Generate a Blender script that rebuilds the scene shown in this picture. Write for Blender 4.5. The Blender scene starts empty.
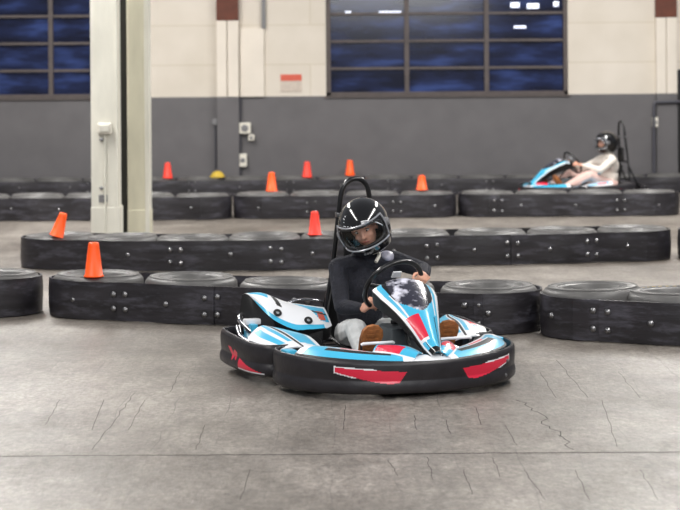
import bpy, bmesh, math, random
from mathutils import Vector, Matrix, noise, kdtree
random.seed(7)
C = bpy.context.scene.collection
PI = math.pi
F, H, HY, CX = 1900.0, 1.82, 72.0, 340.0      # focal (px), eye height, horizon row
ROLL = math.radians(0.42)

# ------------------------------------------------------------------ placement helpers
def G(px, py, z=0.0):
    dx, dy = px - CX, py - HY
    x = dx * math.cos(ROLL) - dy * math.sin(ROLL)
    y = dx * math.sin(ROLL) + dy * math.cos(ROLL)
    Y = F * (H - z) / y
    return Vector((x * Y / F, Y, z))
def W(px, py, Y):
    dx, dy = px - CX, py - HY
    x = dx * math.cos(ROLL) - dy * math.sin(ROLL)
    y = dx * math.sin(ROLL) + dy * math.cos(ROLL)
    return Vector((x * Y / F, Y, H - y * Y / F))

# ------------------------------------------------------------------ materials
def srgb(r, g, b):
    f = lambda c: (c/255)/12.92 if c/255 <= .04045 else (((c/255)+.055)/1.055)**2.4
    return (f(r), f(g), f(b), 1)
def newmat(name):
    m = bpy.data.materials.new(name); m.use_nodes = True
    nt = m.node_tree; b = nt.nodes['Principled BSDF']
    return m, nt, b
def mat(name, rgb, rough=.5, metal=0, coat=0, var=0.0, vscale=8, bump=0.0, bscale=60, emit=None, es=0, stretch=None, spec=None):
    m, nt, b = newmat(name)
    c = srgb(*rgb)
    b.inputs['Base Color'].default_value = c
    b.inputs['Roughness'].default_value = rough
    b.inputs['Metallic'].default_value = metal
    b.inputs['Coat Weight'].default_value = coat
    if spec is not None: b.inputs['Specular IOR Level'].default_value = spec
    if emit: 
        b.inputs['Emission Color'].default_value = srgb(*emit); b.inputs['Emission Strength'].default_value = es
    tc = nt.nodes.new('ShaderNodeTexCoord')
    src = tc.outputs['Object']
    if stretch:
        mp = nt.nodes.new('ShaderNodeMapping'); mp.inputs['Scale'].default_value = stretch
        nt.links.new(src, mp.inputs[0]); src = mp.outputs[0]
    if var:
        n = nt.nodes.new('ShaderNodeTexNoise'); n.inputs['Scale'].default_value = vscale; n.inputs['Detail'].default_value = 6
        nt.links.new(src, n.inputs['Vector'])
        r = nt.nodes.new('ShaderNodeValToRGB')
        r.color_ramp.elements[0].position = .3; r.color_ramp.elements[1].position = .7
        r.color_ramp.elements[0].color = tuple(x*(1-var) for x in c[:3])+(1,)
        r.color_ramp.elements[1].color = tuple(min(1, x*(1+var)) for x in c[:3])+(1,)
        nt.links.new(n.outputs['Fac'], r.inputs[0]); nt.links.new(r.outputs[0], b.inputs['Base Color'])
    if bump:
        n2 = nt.nodes.new('ShaderNodeTexNoise'); n2.inputs['Scale'].default_value = bscale; n2.inputs['Detail'].default_value = 4
        nt.links.new(src, n2.inputs['Vector'])
        bp = nt.nodes.new('ShaderNodeBump'); bp.inputs['Strength'].default_value = bump; bp.inputs['Distance'].default_value = .01
        nt.links.new(n2.outputs['Fac'], bp.inputs['Height']); nt.links.new(bp.outputs[0], b.inputs['Normal'])
    return m
M = {}
M['blackplastic'] = mat('black_plastic', (36,34,38), .40, var=.25, vscale=14, bump=.15, bscale=40)
def belt_mat():
    m = mat('barrier_belt', (38,36,40), .42, var=.45, vscale=7, bump=.5, bscale=9, stretch=(.35,.35,2.2))
    nt = m.node_tree; L = nt.links; b = nt.nodes['Principled BSDF']; src = b.inputs['Base Color'].links[0].from_socket
    tc = nt.nodes.new('ShaderNodeTexCoord'); mp = nt.nodes.new('ShaderNodeMapping'); mp.inputs['Scale'].default_value = (1.1,1.1,5); mp.inputs['Rotation'].default_value = (0,.12,0)
    n = nt.nodes.new('ShaderNodeTexNoise'); n.inputs['Scale'].default_value = 3.2; n.inputs['Detail'].default_value = 9; n.inputs['Roughness'].default_value = .72
    L.new(tc.outputs['Object'], mp.inputs[0]); L.new(mp.outputs[0], n.inputs['Vector'])
    rr = nt.nodes.new('ShaderNodeValToRGB'); e = rr.color_ramp.elements
    e[0].position, e[0].color, e[1].position, e[1].color = .50, (0,0,0,1), .76, (.75,.75,.75,1)
    L.new(n.outputs['Fac'], rr.inputs[0])
    mx = nt.nodes.new('ShaderNodeMix'); mx.data_type = 'RGBA'; L.new(rr.outputs[0], mx.inputs[0]); L.new(src, mx.inputs[6]); mx.inputs[7].default_value = srgb(98,97,108)
    L.new(mx.outputs[2], b.inputs['Base Color']); return m
M['belt'] = belt_mat()
M['tyre'] = mat('tyre_rubber', (92,91,90), .45, var=.22, vscale=6, bump=.25, bscale=30)
M['karttyre'] = mat('kart_tyre', (52,50,52), .6, var=.2)
M['gloss'] = mat('helmet_gloss_black', (9,9,11), .12, coat=1)
M['black'] = mat('matt_black', (18,18,20), .55)
M['blacktube'] = mat('black_tube', (14,14,17), .3, coat=.4)
M['blue'] = mat('fairing_blue', (66,182,222), .28, coat=.5)
M['white'] = mat('fairing_white', (236,238,242), .28, coat=.5)
M['red'] = mat('decal_red', (222,34,66), .35, coat=.3)
M['chrome'] = mat('chrome', (200,200,205), .18, metal=1)
M['steel'] = mat('steel', (150,150,152), .35, metal=1)
M['tank'] = mat('fuel_tank_plastic', (78,84,88), .35, var=.2)
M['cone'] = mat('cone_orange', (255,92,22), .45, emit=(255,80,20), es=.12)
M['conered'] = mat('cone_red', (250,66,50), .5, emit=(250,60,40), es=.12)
M['yellow'] = mat('yellow_plastic', (200,170,60), .5)
M['yellowpaint'] = mat('yellow_paint', (214,178,72), .6)
M['orangepaint'] = mat('orange_paint', (196,160,120), .6)
M['mullion'] = mat('window_mullion', (84,76,74), .6, var=.15)
M['column'] = mat('column_paint', (218,216,204), .5, var=.14, vscale=5, bump=.3, bscale=14, stretch=(1,1,.25))
M['column2'] = mat('column_paint_cream', (210,206,184), .55, var=.12, vscale=5, stretch=(1,1,.25))
M['dark'] = mat('dark_gap', (30,30,24), .8)
M['rust'] = mat('brown_paint', (92,44,26), .6, var=.2)
M['cream'] = mat('cream_paint', (220,212,200), .7, var=.06, vscale=2)
M['pipegrey'] = mat('pipe_grey', (72,72,80), .5)
M['boxwhite'] = mat('box_white', (220,216,204), .5)
M['signred'] = mat('sign_red', (205,92,72), .5)
M['signpale'] = mat('sign_pale', (196,184,172), .5, var=.1, vscale=20)
M['sweater'] = mat('dark_knit', (34,35,44), .85, var=.25, vscale=25, bump=.8, bscale=70)
M['trousers'] = mat('pale_grey_trousers', (196,198,198), .8, var=.18, vscale=14, bump=.9, bscale=12)
M['skin'] = mat('skin', (226,168,142), .5, var=.08, vscale=20)
M['shoe'] = mat('brown_shoe', (140,86,44), .65, var=.4, vscale=40, bump=.8, bscale=90)
M['shirtwhite'] = mat('pale_shirt', (232,224,214), .8, var=.08)
M['pinkish'] = mat('pale_pink_trousers', (226,190,180), .8, var=.1)
M['hair'] = mat('brown_hair', (60,40,28), .8)
M['eyewhite'] = mat('eye_white', (220,215,210), .3)
M['iris'] = mat('eye_dark', (30,22,18), .2)
M['lip'] = mat('lip', (170,95,85), .5)
M['sheen'] = mat('shoulder_sheen', (150,150,165), .35, var=.4, vscale=30)  # sheen of light on the shoulder, put in as a paler colour
M['greyplastic'] = mat('grey_plastic', (120,120,122), .45)

def wall_mat():
    m, nt, b = newmat('wall_paint'); L = nt.links
    tc = nt.nodes.new('ShaderNodeTexCoord')
    br = nt.nodes.new('ShaderNodeTexBrick')
    mp = nt.nodes.new('ShaderNodeMapping'); mp.inputs['Rotation'].default_value = (PI/2, 0, 0)
    mp.inputs['Location'].default_value = (0.45, 0.14, 0)
    L.new(tc.outputs['Object'], mp.inputs[0]); L.new(mp.outputs[0], br.inputs['Vector'])
    br.inputs['Scale'].default_value = 1; br.inputs['Brick Width'].default_value = 6.0; br.inputs['Row Height'].default_value = .6
    br.inputs['Mortar Size'].default_value = .008; br.inputs['Mortar Smooth'].default_value = .3
    br.inputs['Color1'].default_value = srgb(222,214,203); br.inputs['Color2'].default_value = srgb(214,206,194)
    br.inputs['Mortar'].default_value = srgb(200,190,172)
    n = nt.nodes.new('ShaderNodeTexNoise'); n.inputs['Scale'].default_value = 1.6; n.inputs['Detail'].default_value = 8
    L.new(tc.outputs['Object'], n.inputs['Vector'])
    mx = nt.nodes.new('ShaderNodeMix'); mx.data_type = 'RGBA'; mx.blend_type = 'MULTIPLY'; mx.inputs[0].default_value = .28
    rr = nt.nodes.new('ShaderNodeValToRGB'); rr.color_ramp.elements[0].position = .3; rr.color_ramp.elements[1].position = .7
    rr.color_ramp.elements[0].color = (.62,.60,.52,1); rr.color_ramp.elements[1].color = (1,1,1,1)
    L.new(n.outputs['Fac'], rr.inputs[0]); L.new(br.outputs['Color'], mx.inputs[6]); L.new(rr.outputs[0], mx.inputs[7])
    L.new(mx.outputs[2], b.inputs['Base Color']); b.inputs['Roughness'].default_value = .7
    return m
M['wall'] = wall_mat()
M['wallgrey'] = mat('wall_grey_paint', (97,95,97), .5, var=.10, vscale=2.5)
def floor_mat():
    m, nt, b = newmat('worn_floor'); L = nt.links
    tc = nt.nodes.new('ShaderNodeTexCoord')
    def noise_(scale, st, det=8, rough=.6):
        mp = nt.nodes.new('ShaderNodeMapping'); mp.inputs['Scale'].default_value = st
        n = nt.nodes.new('ShaderNodeTexNoise'); n.inputs['Scale'].default_value = scale; n.inputs['Detail'].default_value = det
        n.inputs['Roughness'].default_value = rough
        L.new(tc.outputs['Object'], mp.inputs[0]); L.new(mp.outputs[0], n.inputs['Vector']); return n.outputs['Fac']
    def ramp(src, p0, c0, p1, c1):
        r = nt.nodes.new('ShaderNodeValToRGB'); e = r.color_ramp.elements
        e[0].position, e[0].color, e[1].position, e[1].color = p0, c0, p1, c1
        L.new(src, r.inputs[0]); return r.outputs[0]
    def mix(kind, fac, a, c):
        mx = nt.nodes.new('ShaderNodeMix'); mx.data_type = 'RGBA'; mx.blend_type = kind
        if isinstance(fac, float): mx.inputs[0].default_value = fac
        else: L.new(fac, mx.inputs[0])
        for i, v in ((6, a), (7, c)):
            if isinstance(v, tuple): mx.inputs[i].default_value = v
            else: L.new(v, mx.inputs[i])
        return mx.outputs[2]
    base = ramp(noise_(.45, (1,.8,1)), .34, srgb(110,103,96), .66, srgb(160,154,147))
    streak = ramp(noise_(3.4, (1.0,.55,1), 10, .75), .34, (.52,.505,.49,1), .68, (1.22,1.22,1.22,1))
    col = mix('MULTIPLY', .85, base, streak)
    st2 = ramp(noise_(13, (1.2,.5,1), 8, .75), .35, (.62,.61,.60,1), .65, (1.16,1.16,1.16,1))
    col = mix('MULTIPLY', .75, col, st2)
    st3 = ramp(noise_(34, (1.0,.5,1), 6, .8), .38, (.50,.49,.48,1), .62, (1.25,1.25,1.25,1))
    col = mix('MULTIPLY', .75, col, st3)
    big = ramp(noise_(.30, (1,1.5,1), 3), .36, (.62,.60,.58,1), .6, (1.05,1.05,1.05,1))
    col = mix('MULTIPLY', .55, col, big)
    # board / block joints running away from the viewer
    mp = nt.nodes.new('ShaderNodeMapping'); mp.inputs['Rotation'].default_value = (0,0,PI/2)
    dist = nt.nodes.new('ShaderNodeTexNoise'); dist.inputs['Scale'].default_value = 1.5
    L.new(tc.outputs['Object'], dist.inputs['Vector'])
    add = nt.nodes.new('ShaderNodeVectorMath'); add.operation = 'MULTIPLY_ADD'
    L.new(dist.outputs['Color'], add.inputs[0]); add.inputs[1].default_value = (.09,.05,0); L.new(tc.outputs['Object'], add.inputs[2])
    L.new(add.outputs[0], mp.inputs[0])
    br = nt.nodes.new('ShaderNodeTexBrick'); L.new(mp.outputs[0], br.inputs['Vector'])
    br.inputs['Scale'].default_value = 1; br.inputs['Brick Width'].default_value = .62; br.inputs['Row Height'].default_value = .29
    br.inputs['Mortar Size'].default_value = .0035; br.inputs['Mortar Smooth'].default_value = .2
    br.inputs['Color1'].default_value = (0,0,0,1); br.inputs['Color2'].default_value = (0,0,0,1); br.inputs['Mortar'].default_value = (1,1,1,1)
    msk = ramp(noise_(1.3, (1,1,1), 4), .42, (0,0,0,1), .66, (.75,.75,.75,1))
    jm = mix('MULTIPLY', 1.0, br.outputs['Color'], msk)
    col = mix('MIX', jm, col, srgb(74,69,66))
    L.new(col, b.inputs['Base Color'])
    rg = nt.nodes.new('ShaderNodeMapRange'); rg.inputs['To Min'].default_value = .28; rg.inputs['To Max'].default_value = .58
    L.new(noise_(2.5, (1.0,.6,1), 6), rg.inputs['Value']); L.new(rg.outputs[0], b.inputs['Roughness'])
    bp = nt.nodes.new('ShaderNodeBump'); bp.inputs['Strength'].default_value = .6; bp.inputs['Distance'].default_value = .008
    L.new(noise_(9, (1,.5,1), 8, .7), bp.inputs['Height']); L.new(bp.outputs[0], b.inputs['Normal'])
    return m
M['floor'] = floor_mat()
def glass_mat():
    m, nt, b = newmat('dusk_window_glass'); L = nt.links
    tc = nt.nodes.new('ShaderNodeTexCoord'); mp = nt.nodes.new('ShaderNodeMapping'); mp.inputs['Scale'].default_value = (.8,1,3.4)
    n = nt.nodes.new('ShaderNodeTexNoise'); n.inputs['Scale'].default_value = 1.5; n.inputs['Detail'].default_value = 5
    L.new(tc.outputs['Object'], mp.inputs[0]); L.new(mp.outputs[0], n.inputs['Vector'])
    r = nt.nodes.new('ShaderNodeValToRGB'); e = r.color_ramp.elements
    e[0].position, e[0].color = .36, srgb(14,17,34); e[1].position, e[1].color = .74, srgb(48,64,112)
    x = r.color_ramp.elements.new(.52); x.color = srgb(24,31,58)
    L.new(n.outputs['Fac'], r.inputs[0]); L.new(r.outputs[0], b.inputs['Base Color'])
    L.new(r.outputs[0], b.inputs['Emission Color']); b.inputs['Emission Strength'].default_value = .35  # noise colour and faint glow paint the reflections in the panes
    b.inputs['Roughness'].default_value = .12
    return m
M['glass'] = glass_mat()
M['reflspot'] = mat('reflection_glow', (235,240,255), .5, emit=(225,232,255), es=1.2)  # glow for the light reflections added to the window panes
def visor_mat():
    m, nt, b = newmat('clear_visor')
    for n in list(nt.nodes):
        if n.type != 'OUTPUT_MATERIAL': nt.nodes.remove(n)
    out = nt.nodes['Material Output']
    t = nt.nodes.new('ShaderNodeBsdfTransparent'); t.inputs[0].default_value = (.96,.97,.98,1)
    g = nt.nodes.new('ShaderNodeBsdfGlossy'); g.inputs['Roughness'].default_value = .08
    mx = nt.nodes.new('ShaderNodeMixShader'); mx.inputs[0].default_value = .05
    nt.links.new(t.outputs[0], mx.inputs[1]); nt.links.new(g.outputs[0], mx.inputs[2]); nt.links.new(mx.outputs[0], out.inputs[0])
    return m
M['visor'] = visor_mat()
def shiny_graphic():
    m, nt, b = newmat('number_panel_graphic'); L = nt.links
    tc = nt.nodes.new('ShaderNodeTexCoord')
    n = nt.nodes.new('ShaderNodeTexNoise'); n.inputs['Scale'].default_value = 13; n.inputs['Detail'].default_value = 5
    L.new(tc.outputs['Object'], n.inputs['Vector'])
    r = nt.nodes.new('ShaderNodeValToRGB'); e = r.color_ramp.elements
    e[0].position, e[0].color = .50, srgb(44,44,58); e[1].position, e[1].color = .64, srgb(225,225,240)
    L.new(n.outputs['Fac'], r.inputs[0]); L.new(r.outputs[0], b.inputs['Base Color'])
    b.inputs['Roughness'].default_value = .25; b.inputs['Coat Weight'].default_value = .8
    return m
M['graphic'] = shiny_graphic()

# ------------------------------------------------------------------ mesh helpers
def obj(name, bm, m, parent=None, smooth=True, angle=None):
    me = bpy.data.meshes.new(name)
    bm.normal_update(); bm.to_mesh(me); bm.free()
    ms = m if isinstance(m, (list, tuple)) else [m]
    for x in ms: me.materials.append(M[x] if isinstance(x, str) else x)
    if smooth:
        me.polygons.foreach_set('use_smooth', [True]*len(me.polygons))
        me.set_sharp_from_angle(angle=math.radians(angle or 40))
    o = bpy.data.objects.new(name, me); C.objects.link(o)
    if parent: o.parent = parent
    return o
def tag(o, label=None, cat=None, group=None, kind=None):
    if label: o['label'] = label
    if cat: o['category'] = cat
    if group: o['group'] = group
    if kind: o['kind'] = kind
    return o
def thing(name, label, cat, loc=(0,0,0), rotz=0, group=None):
    o = bpy.data.objects.new(name, None); o.empty_display_size = .1; C.objects.link(o)
    o.location = loc; o.rotation_euler = (0,0,rotz)
    return tag(o, label, cat, group)
def struct(name, bm, m, parent=None, smooth=False):
    o = obj(name, bm, m, parent, smooth)
    if not parent: o['kind'] = 'structure'
    return o
def B(): return bmesh.new()
def box(bm, lo, hi, mi=0, bev=0, mtx=None):
    lo, hi = Vector(lo), Vector(hi)
    r = bmesh.ops.create_cube(bm, size=1)
    vs = r['verts']
    for v in vs: v.co = Vector(((lo[i]+hi[i])/2 + v.co[i]*(hi[i]-lo[i]) for i in range(3)))
    fs = list({f for v in vs for f in v.link_faces})
    if bev:
        es = list({e for v in vs for e in v.link_edges})
        rr = bmesh.ops.bevel(bm, geom=es, offset=bev, segments=2, affect='EDGES', profile=.6)
        fs = list(set(f for f in fs if f.is_valid) | set(rr['faces']))
        vs = list({v for f in fs for v in f.verts})
    for f in fs:
        if f.is_valid: f.material_index = mi
    if mtx: 
        for v in vs: v.co = mtx @ v.co
    return fs
def catmull(pts, n=8, closed=False):
    pts = [Vector(p) for p in pts]; out = []
    N = len(pts); rng = N if closed else N-1
    for i in range(rng):
        if closed: p0,p1,p2,p3 = pts[i-1],pts[i],pts[(i+1)%N],pts[(i+2)%N]
        else: p0,p1,p2,p3 = pts[max(i-1,0)],pts[i],pts[i+1],pts[min(i+2,N-1)]
        for k in range(n):
            t = k/n
            out.append(.5*((2*p1)+(-p0+p2)*t+(2*p0-5*p1+4*p2-p3)*t*t+(-p0+3*p1-3*p2+p3)*t**3))
    if not closed: out.append(pts[-1])
    return out
def tube(bm, pts, r, seg=10, closed=False, caps=True, mi=0):
    pts = [Vector(p) for p in pts]; N = len(pts)
    rs = r if isinstance(r, (list, tuple)) else [r]*N
    rings = []; ref = None
    for i, p in enumerate(pts):
        a = pts[i-1] if (i > 0 or closed) else pts[i]
        c = pts[(i+1) % N] if (i < N-1 or closed) else pts[i]
        t = (c-a).normalized()
        if ref is None:
            ref = t.cross(Vector((0,0,1)))
            if ref.length < .1: ref = t.cross(Vector((1,0,0)))
        ref = (ref - t*ref.dot(t)).normalized(); w = t.cross(ref)
        rings.append([bm.verts.new(p + (ref*math.cos(2*PI*k/seg)+w*math.sin(2*PI*k/seg))*rs[i]) for k in range(seg)])
    for i in range(N if closed else N-1):
        A, D = rings[i], rings[(i+1) % N]
        for k in range(seg):
            f = bm.faces.new((A[k], A[(k+1)%seg], D[(k+1)%seg], D[k])); f.material_index = mi
    if caps and not closed:
        for f in (bm.faces.new(rings[0][::-1]), bm.faces.new(rings[-1])): f.material_index = mi
def lathe(bm, prof, seg=32, mtx=None, mi=0, closed=False):
    rings = []
    for r, z in prof:
        ring = []
        for k in range(seg):
            a = 2*PI*k/seg; v = Vector((r*math.cos(a), r*math.sin(a), z))
            ring.append(bm.verts.new(mtx @ v if mtx else v))
        rings.append(ring)
    n = len(prof)
    for i in range(n if closed else n-1):
        A, D = rings[i], rings[(i+1)%n]
        for k in range(seg):
            f = bm.faces.new((A[k], A[(k+1)%seg], D[(k+1)%seg], D[k])); f.material_index = mi
    return rings
def cyl(bm, p0, p1, r, seg=16, mi=0): tube(bm, [p0, p1], r, seg, mi=mi)
def inpoly(x, y, poly):
    c = False; j = len(poly)-1
    for i in range(len(poly)):
        xi, yi = poly[i]; xj, yj = poly[j]
        if (yi > y) != (yj > y) and x < (xj-xi)*(y-yi)/(yj-yi)+xi: c = not c
        j = i
    return c
def grid(fn, nu, nv, pick=None, thick=0.006):
    """surface fn(u,v) with u,v in 0..1, given thickness; pick(u,v) -> material index"""
    bm = B()
    P = [[fn(i/nu, j/nv) for j in range(nv+1)] for i in range(nu+1)]
    V = [[bm.verts.new(p) for p in row] for row in P]
    for i in range(nu):
        for j in range(nv):
            f = bm.faces.new((V[i][j], V[i+1][j], V[i+1][j+1], V[i][j+1]))
            if pick: f.material_index = pick((i+.5)/nu, (j+.5)/nv)
    bmesh.ops.recalc_face_normals(bm, faces=bm.faces)
    if thick:
        bmesh.ops.solidify(bm, geom=list(bm.faces), thickness=thick)
    return bm
def lerp(a, b, t): return Vector(a)*(1-t)+Vector(b)*t
def edge_curve(pts):
    c = catmull(pts, 10)
    L = [0]
    for i in range(1, len(c)): L.append(L[-1]+(c[i]-c[i-1]).length)
    def f(t):
        s = t*L[-1]
        for i in range(1, len(c)):
            if L[i] >= s-1e-9:
                k = (s-L[i-1])/max(1e-9, L[i]-L[i-1]); return c[i-1].lerp(c[i], k)
        return c[-1]
    return f
def copy_tree(o, parent=None):
    c = o.copy(); C.objects.link(c); c.parent = parent
    for ch in [x for x in bpy.data.objects if x.parent == o]: copy_tree(ch, c)
    return c

# ------------------------------------------------------------------ setting
bm = B(); box(bm, (-16,-3,-.2), (16,29.5,0)); struct('floor', bm, 'floor')
# slab joint and settling cracks as thin recessed-looking dark fillings
def strip(bm, pts, w, z=.0012):
    for i in range(len(pts)-1):
        a, b2 = Vector(pts[i]), Vector(pts[i+1]); d = (b2-a).normalized(); n = Vector((-d.y, d.x, 0))*w/2
        vs = [bm.verts.new(Vector((p.x,p.y,z))) for p in (a-n, b2-n, b2+n, a+n)]
        bm.faces.new(vs)
def jag(a, b2, n, amp, rs):
    rr = random.Random(rs); a, b2 = Vector(a), Vector(b2); d = (b2-a); nn = Vector((-d.y,d.x,0)).normalized()
    return [a + d*(i/n) + nn*rr.uniform(-amp, amp)*(0 < i < n) for i in range(n+1)]
M['joint'] = mat('joint_filler', (62,58,55), .8)
bm = B(); strip(bm, jag(G(-400,459), G(1100,449.5), 160, .006, 3), .013); o = struct('trim_1', bm, 'joint')
bm = B()
for k, (a, b2, n, am) in enumerate((((516,400),(541,414),8,.03),((541,414),(560,437),9,.04),((558,435),(574,450),6,.03),((556,360),(588,398),10,.01),((135,393),(92,450),14,.008),((104,400),(92,430),5,.01))):
    strip(bm, jag(G(*a), G(*b2), n, am, k+11), .006 if k < 3 else .0035)
for k, (x0,y0,x1,y1) in enumerate(((427,457,433,480),(493,458,500,477),(464,470,472,495),(524,470,545,500),(414,415,417,430),(446,420,451,434),(476,408,481,425),(505,425,517,445),(602,400,617,447),(575,470,590,500),(205,425,196,450),(145,400,128,430),(60,400,45,425),(345,405,343,430),(388,460,398,476),(640,470,658,500),(250,470,240,500),(180,372,170,392),(540,372,556,398),(618,372,640,398))):
    strip(bm, jag(G(x0,y0), G(x1,y1), 7, .006, k+40), .003)
struct('trim_2', bm, 'joint')

WY = 28.85; SW = F/WY
def wx(px, py=60): return W(px, py, WY).x
def wz(py, px=340): return W(px, py, WY).z
z0 = wz(96)                       # top of grey dado
w2a, w2b = wx(326), wx(568); w1a, w1b = wx(-190), wx(118)
ztop = 3.9
bm = B()
T = .35
box(bm, (-16, WY, 0), (16, WY+T, z0), 1)
box(bm, (-16, WY, z0), (w1a, WY+T, ztop), 0)
box(bm, (w1b, WY, z0), (w2a, WY+T, ztop), 0)
box(bm, (w2b, WY, z0), (16, WY+T, ztop), 0)
box(bm, (-16, WY, ztop), (16, WY+T, 6.2), 0)
struct('wall_back', bm, ['wall', 'wallgrey'])
def window(name, xa, xb, vert, nrow):
    root = thing(name, None, None, (xa, WY, z0)); root['kind'] = 'structure'
    w = xb-xa; h = ztop-z0
    bm = B(); box(bm, (0,.13,0), (w,.15,h)); g = obj('glass', bm, 'glass', root, False)
    bm = B()
    for a, b2 in (((0,.04,0),(w,.2,.055)),((0,.04,h-.05),(w,.2,h)),((0,.04,0),(.07,.2,h)),((w-.06,.04,0),(w,.2,h))): box(bm, a, b2, bev=.004)
    box(bm, (-.03,-.03,-.03), (w+.03,.12,.0), bev=.004)
    obj('window_frame', bm, 'mullion', root, False)
    bm = B()
    for v in vert: box(bm, (v-xa-.035,.06,.0), (v-xa+.035,.17,h), bev=.004)
    for k in range(1, nrow):
        z = .415*k
        if z < h: box(bm, (0,.075,z-.02), (w,.165,z+.02), bev=.004)
    obj('glazing_bars', bm, 'mullion', root, False)
    return root
window('window_2', w2a, w2b, [wx(407), wx(487)], 8)
window('window_1', w1a, w1b, [wx(50), wx(-30), wx(-110)], 8)
# light reflections in the panes, added as small glowing plates
for (px, py, w, h) in ((390,12,22,1.6),(348,12,6,1.4),(515,5,9,5),(533,6,12,5),(556,4,5,5),(520,27,12,2.5)):
    p = W(px, py, WY+.125); bm = B(); box(bm, (-w/2/SW, -.002, -h/2/SW), (w/2/SW, .002, h/2/SW), bev=.001)
    o = obj('pane_reflection', bm, 'reflspot'); o.location = p
    tag(o, {390:'long thin white light reflection in the upper row of the middle window',348:'tiny white reflected glint at the upper left of the middle window',515:'left bright reflection spot near the top of the right panes',533:'middle wide bright reflection spot near the top of the right panes',556:'right small bright reflection spot near the top of the right panes',520:'faint reflection spot in the second row of the right panes'}[px] if py != 27 else 'faint short reflection streak in the right panes below the bright spots', 'reflection')

def pilaster(px0, px1, label):
    a, b2 = wx(px0), wx(px1); t = thing('wall_pier', label, 'pier', (a, WY, 0)); w = b2-a
    bm = B(); box(bm, (0,-.12,0), (w,-.001,z0), bev=.006); obj('painted_base', bm, 'wallgrey', t, False)
    zb = wz(20)
    bm = B(); box(bm, (0,-.12,z0), (w*.46,-.001,zb), bev=.012); box(bm, (w*.5,-.12,z0), (w,-.001,zb), bev=.012); box(bm,(w*.4,-.07,z0),(w*.6,-.001,zb)); obj('cream_cladding', bm, 'cream', t, False)
    bm = B(); box(bm, (0,-.12,zb), (w,-.001,4.6), bev=.006); obj('upper_casing', bm, 'rust', t, False)
pilaster(217, 239, 'boxed wall pier with brown top left of the middle window')
pilaster(655, 676, 'boxed wall pier with brown top at the right edge')
# cream boards on wall between pier and window
bm = B(); box(bm, (wx(240), WY-.05, z0), (wx(264), WY-.001, wz(28)), bev=.005)
tag(obj('wall_board', bm, 'cream', None, False), 'narrow cream board on wall right of the left pier', 'board')
bm = B(); box(bm, (wx(262), WY-.06, wz(28)), (wx(266), WY-.001, 4.2), bev=.004)
tag(obj('wall_conduit', bm, 'greyplastic', None, False), 'thin grey vertical conduit on cream wall above small red sign', 'conduit')
# sign
t = thing('wall_sign', 'small red and pale sign on cream wall left of the window', 'sign', (wx(280.5), WY, wz(91)))
w = 21/SW; h = 17/SW
bm = B(); box(bm, (0,-.012,0), (w,-.002,h), bev=.002); obj('sign_board', bm, 'signpale', t, False)
bm = B(); box(bm, (0,-.016,h*.62), (w,-.012,h), bev=.001); obj('red_band', bm, 'signred', t, False)
# electrical bits
def ebox(px, py, w, h, label, name='junction_box', m='boxwhite', extra=None, d=.09):
    p = W(px, py, WY-.002); t = thing(name, label, 'electrical box', p)
    w /= SW; h /= SW
    bm = B(); box(bm, (-w/2,-d,-h/2), (w/2,0,h/2), bev=.012); obj('housing', bm, m, t, False)
    bm = B(); lathe(bm, [(.0001,-.004),(w*.28,-.004),(w*.3,.006),(.0001,.012)], 16, Matrix.Translation((0,-d,0)) @ Matrix.Rotation(PI/2,4,'X')); obj('cover_screw', bm, 'greyplastic', t)
    return t
ebox(245, 128, 12, 11, 'white round-edged box on grey dado beside left pier, upper of two')
ebox(251.5, 137.5, 6, 6, 'small white box just below right of the larger box beside left pier', d=.09)
ebox(243, 160, 8, 13, 'tall white box on grey dado beside left pier, lowest', 'outlet_box')
ebox(654, 122, 5, 10, 'small tall white box on dado by right pier', 'outlet_box', d=.16)
p = W(215.5, 122, WY-.005); t = thing('wall_fitting', 'small grey round fitting on dado left of left pier', 'fitting', p)
bm = B(); lathe(bm, [(.0001,.08),(.05,.075),(.055,.03),(.03,0)], 20, Matrix.Rotation(PI/2,4,'X')); obj('housing', bm, 'greyplastic', t)
bm = B(); cyl(bm, (0,-.02,0), (0,-.02,-.7), .012); obj('conduit', bm, 'pipegrey', t)
bm = B(); tube(bm, [W(240,98,WY-.04), W(240,185,WY-.04)], .022); tag(obj('wall_conduit', bm, 'pipegrey'), 'dark vertical conduit down the grey dado by left pier', 'conduit')
bm = B(); tube(bm, catmull([W(654,180,WY-.16), W(654,110,WY-.16), W(656,103,WY-.16), W(662,102,WY-.16), W(730,101,WY-.16)],5), .022); tag(obj('wall_conduit', bm, 'pipegrey'), 'dark bent conduit across the dado at right pier', 'conduit')
bm = B(); box(bm, (wx(677), WY-.12, wz(188)), (wx(720), WY-.001, wz(72)), bev=.01); tag(obj('wall_cabinet', bm, 'black', None, False), 'black cabinet edge at the far right of the wall', 'cabinet')

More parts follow.
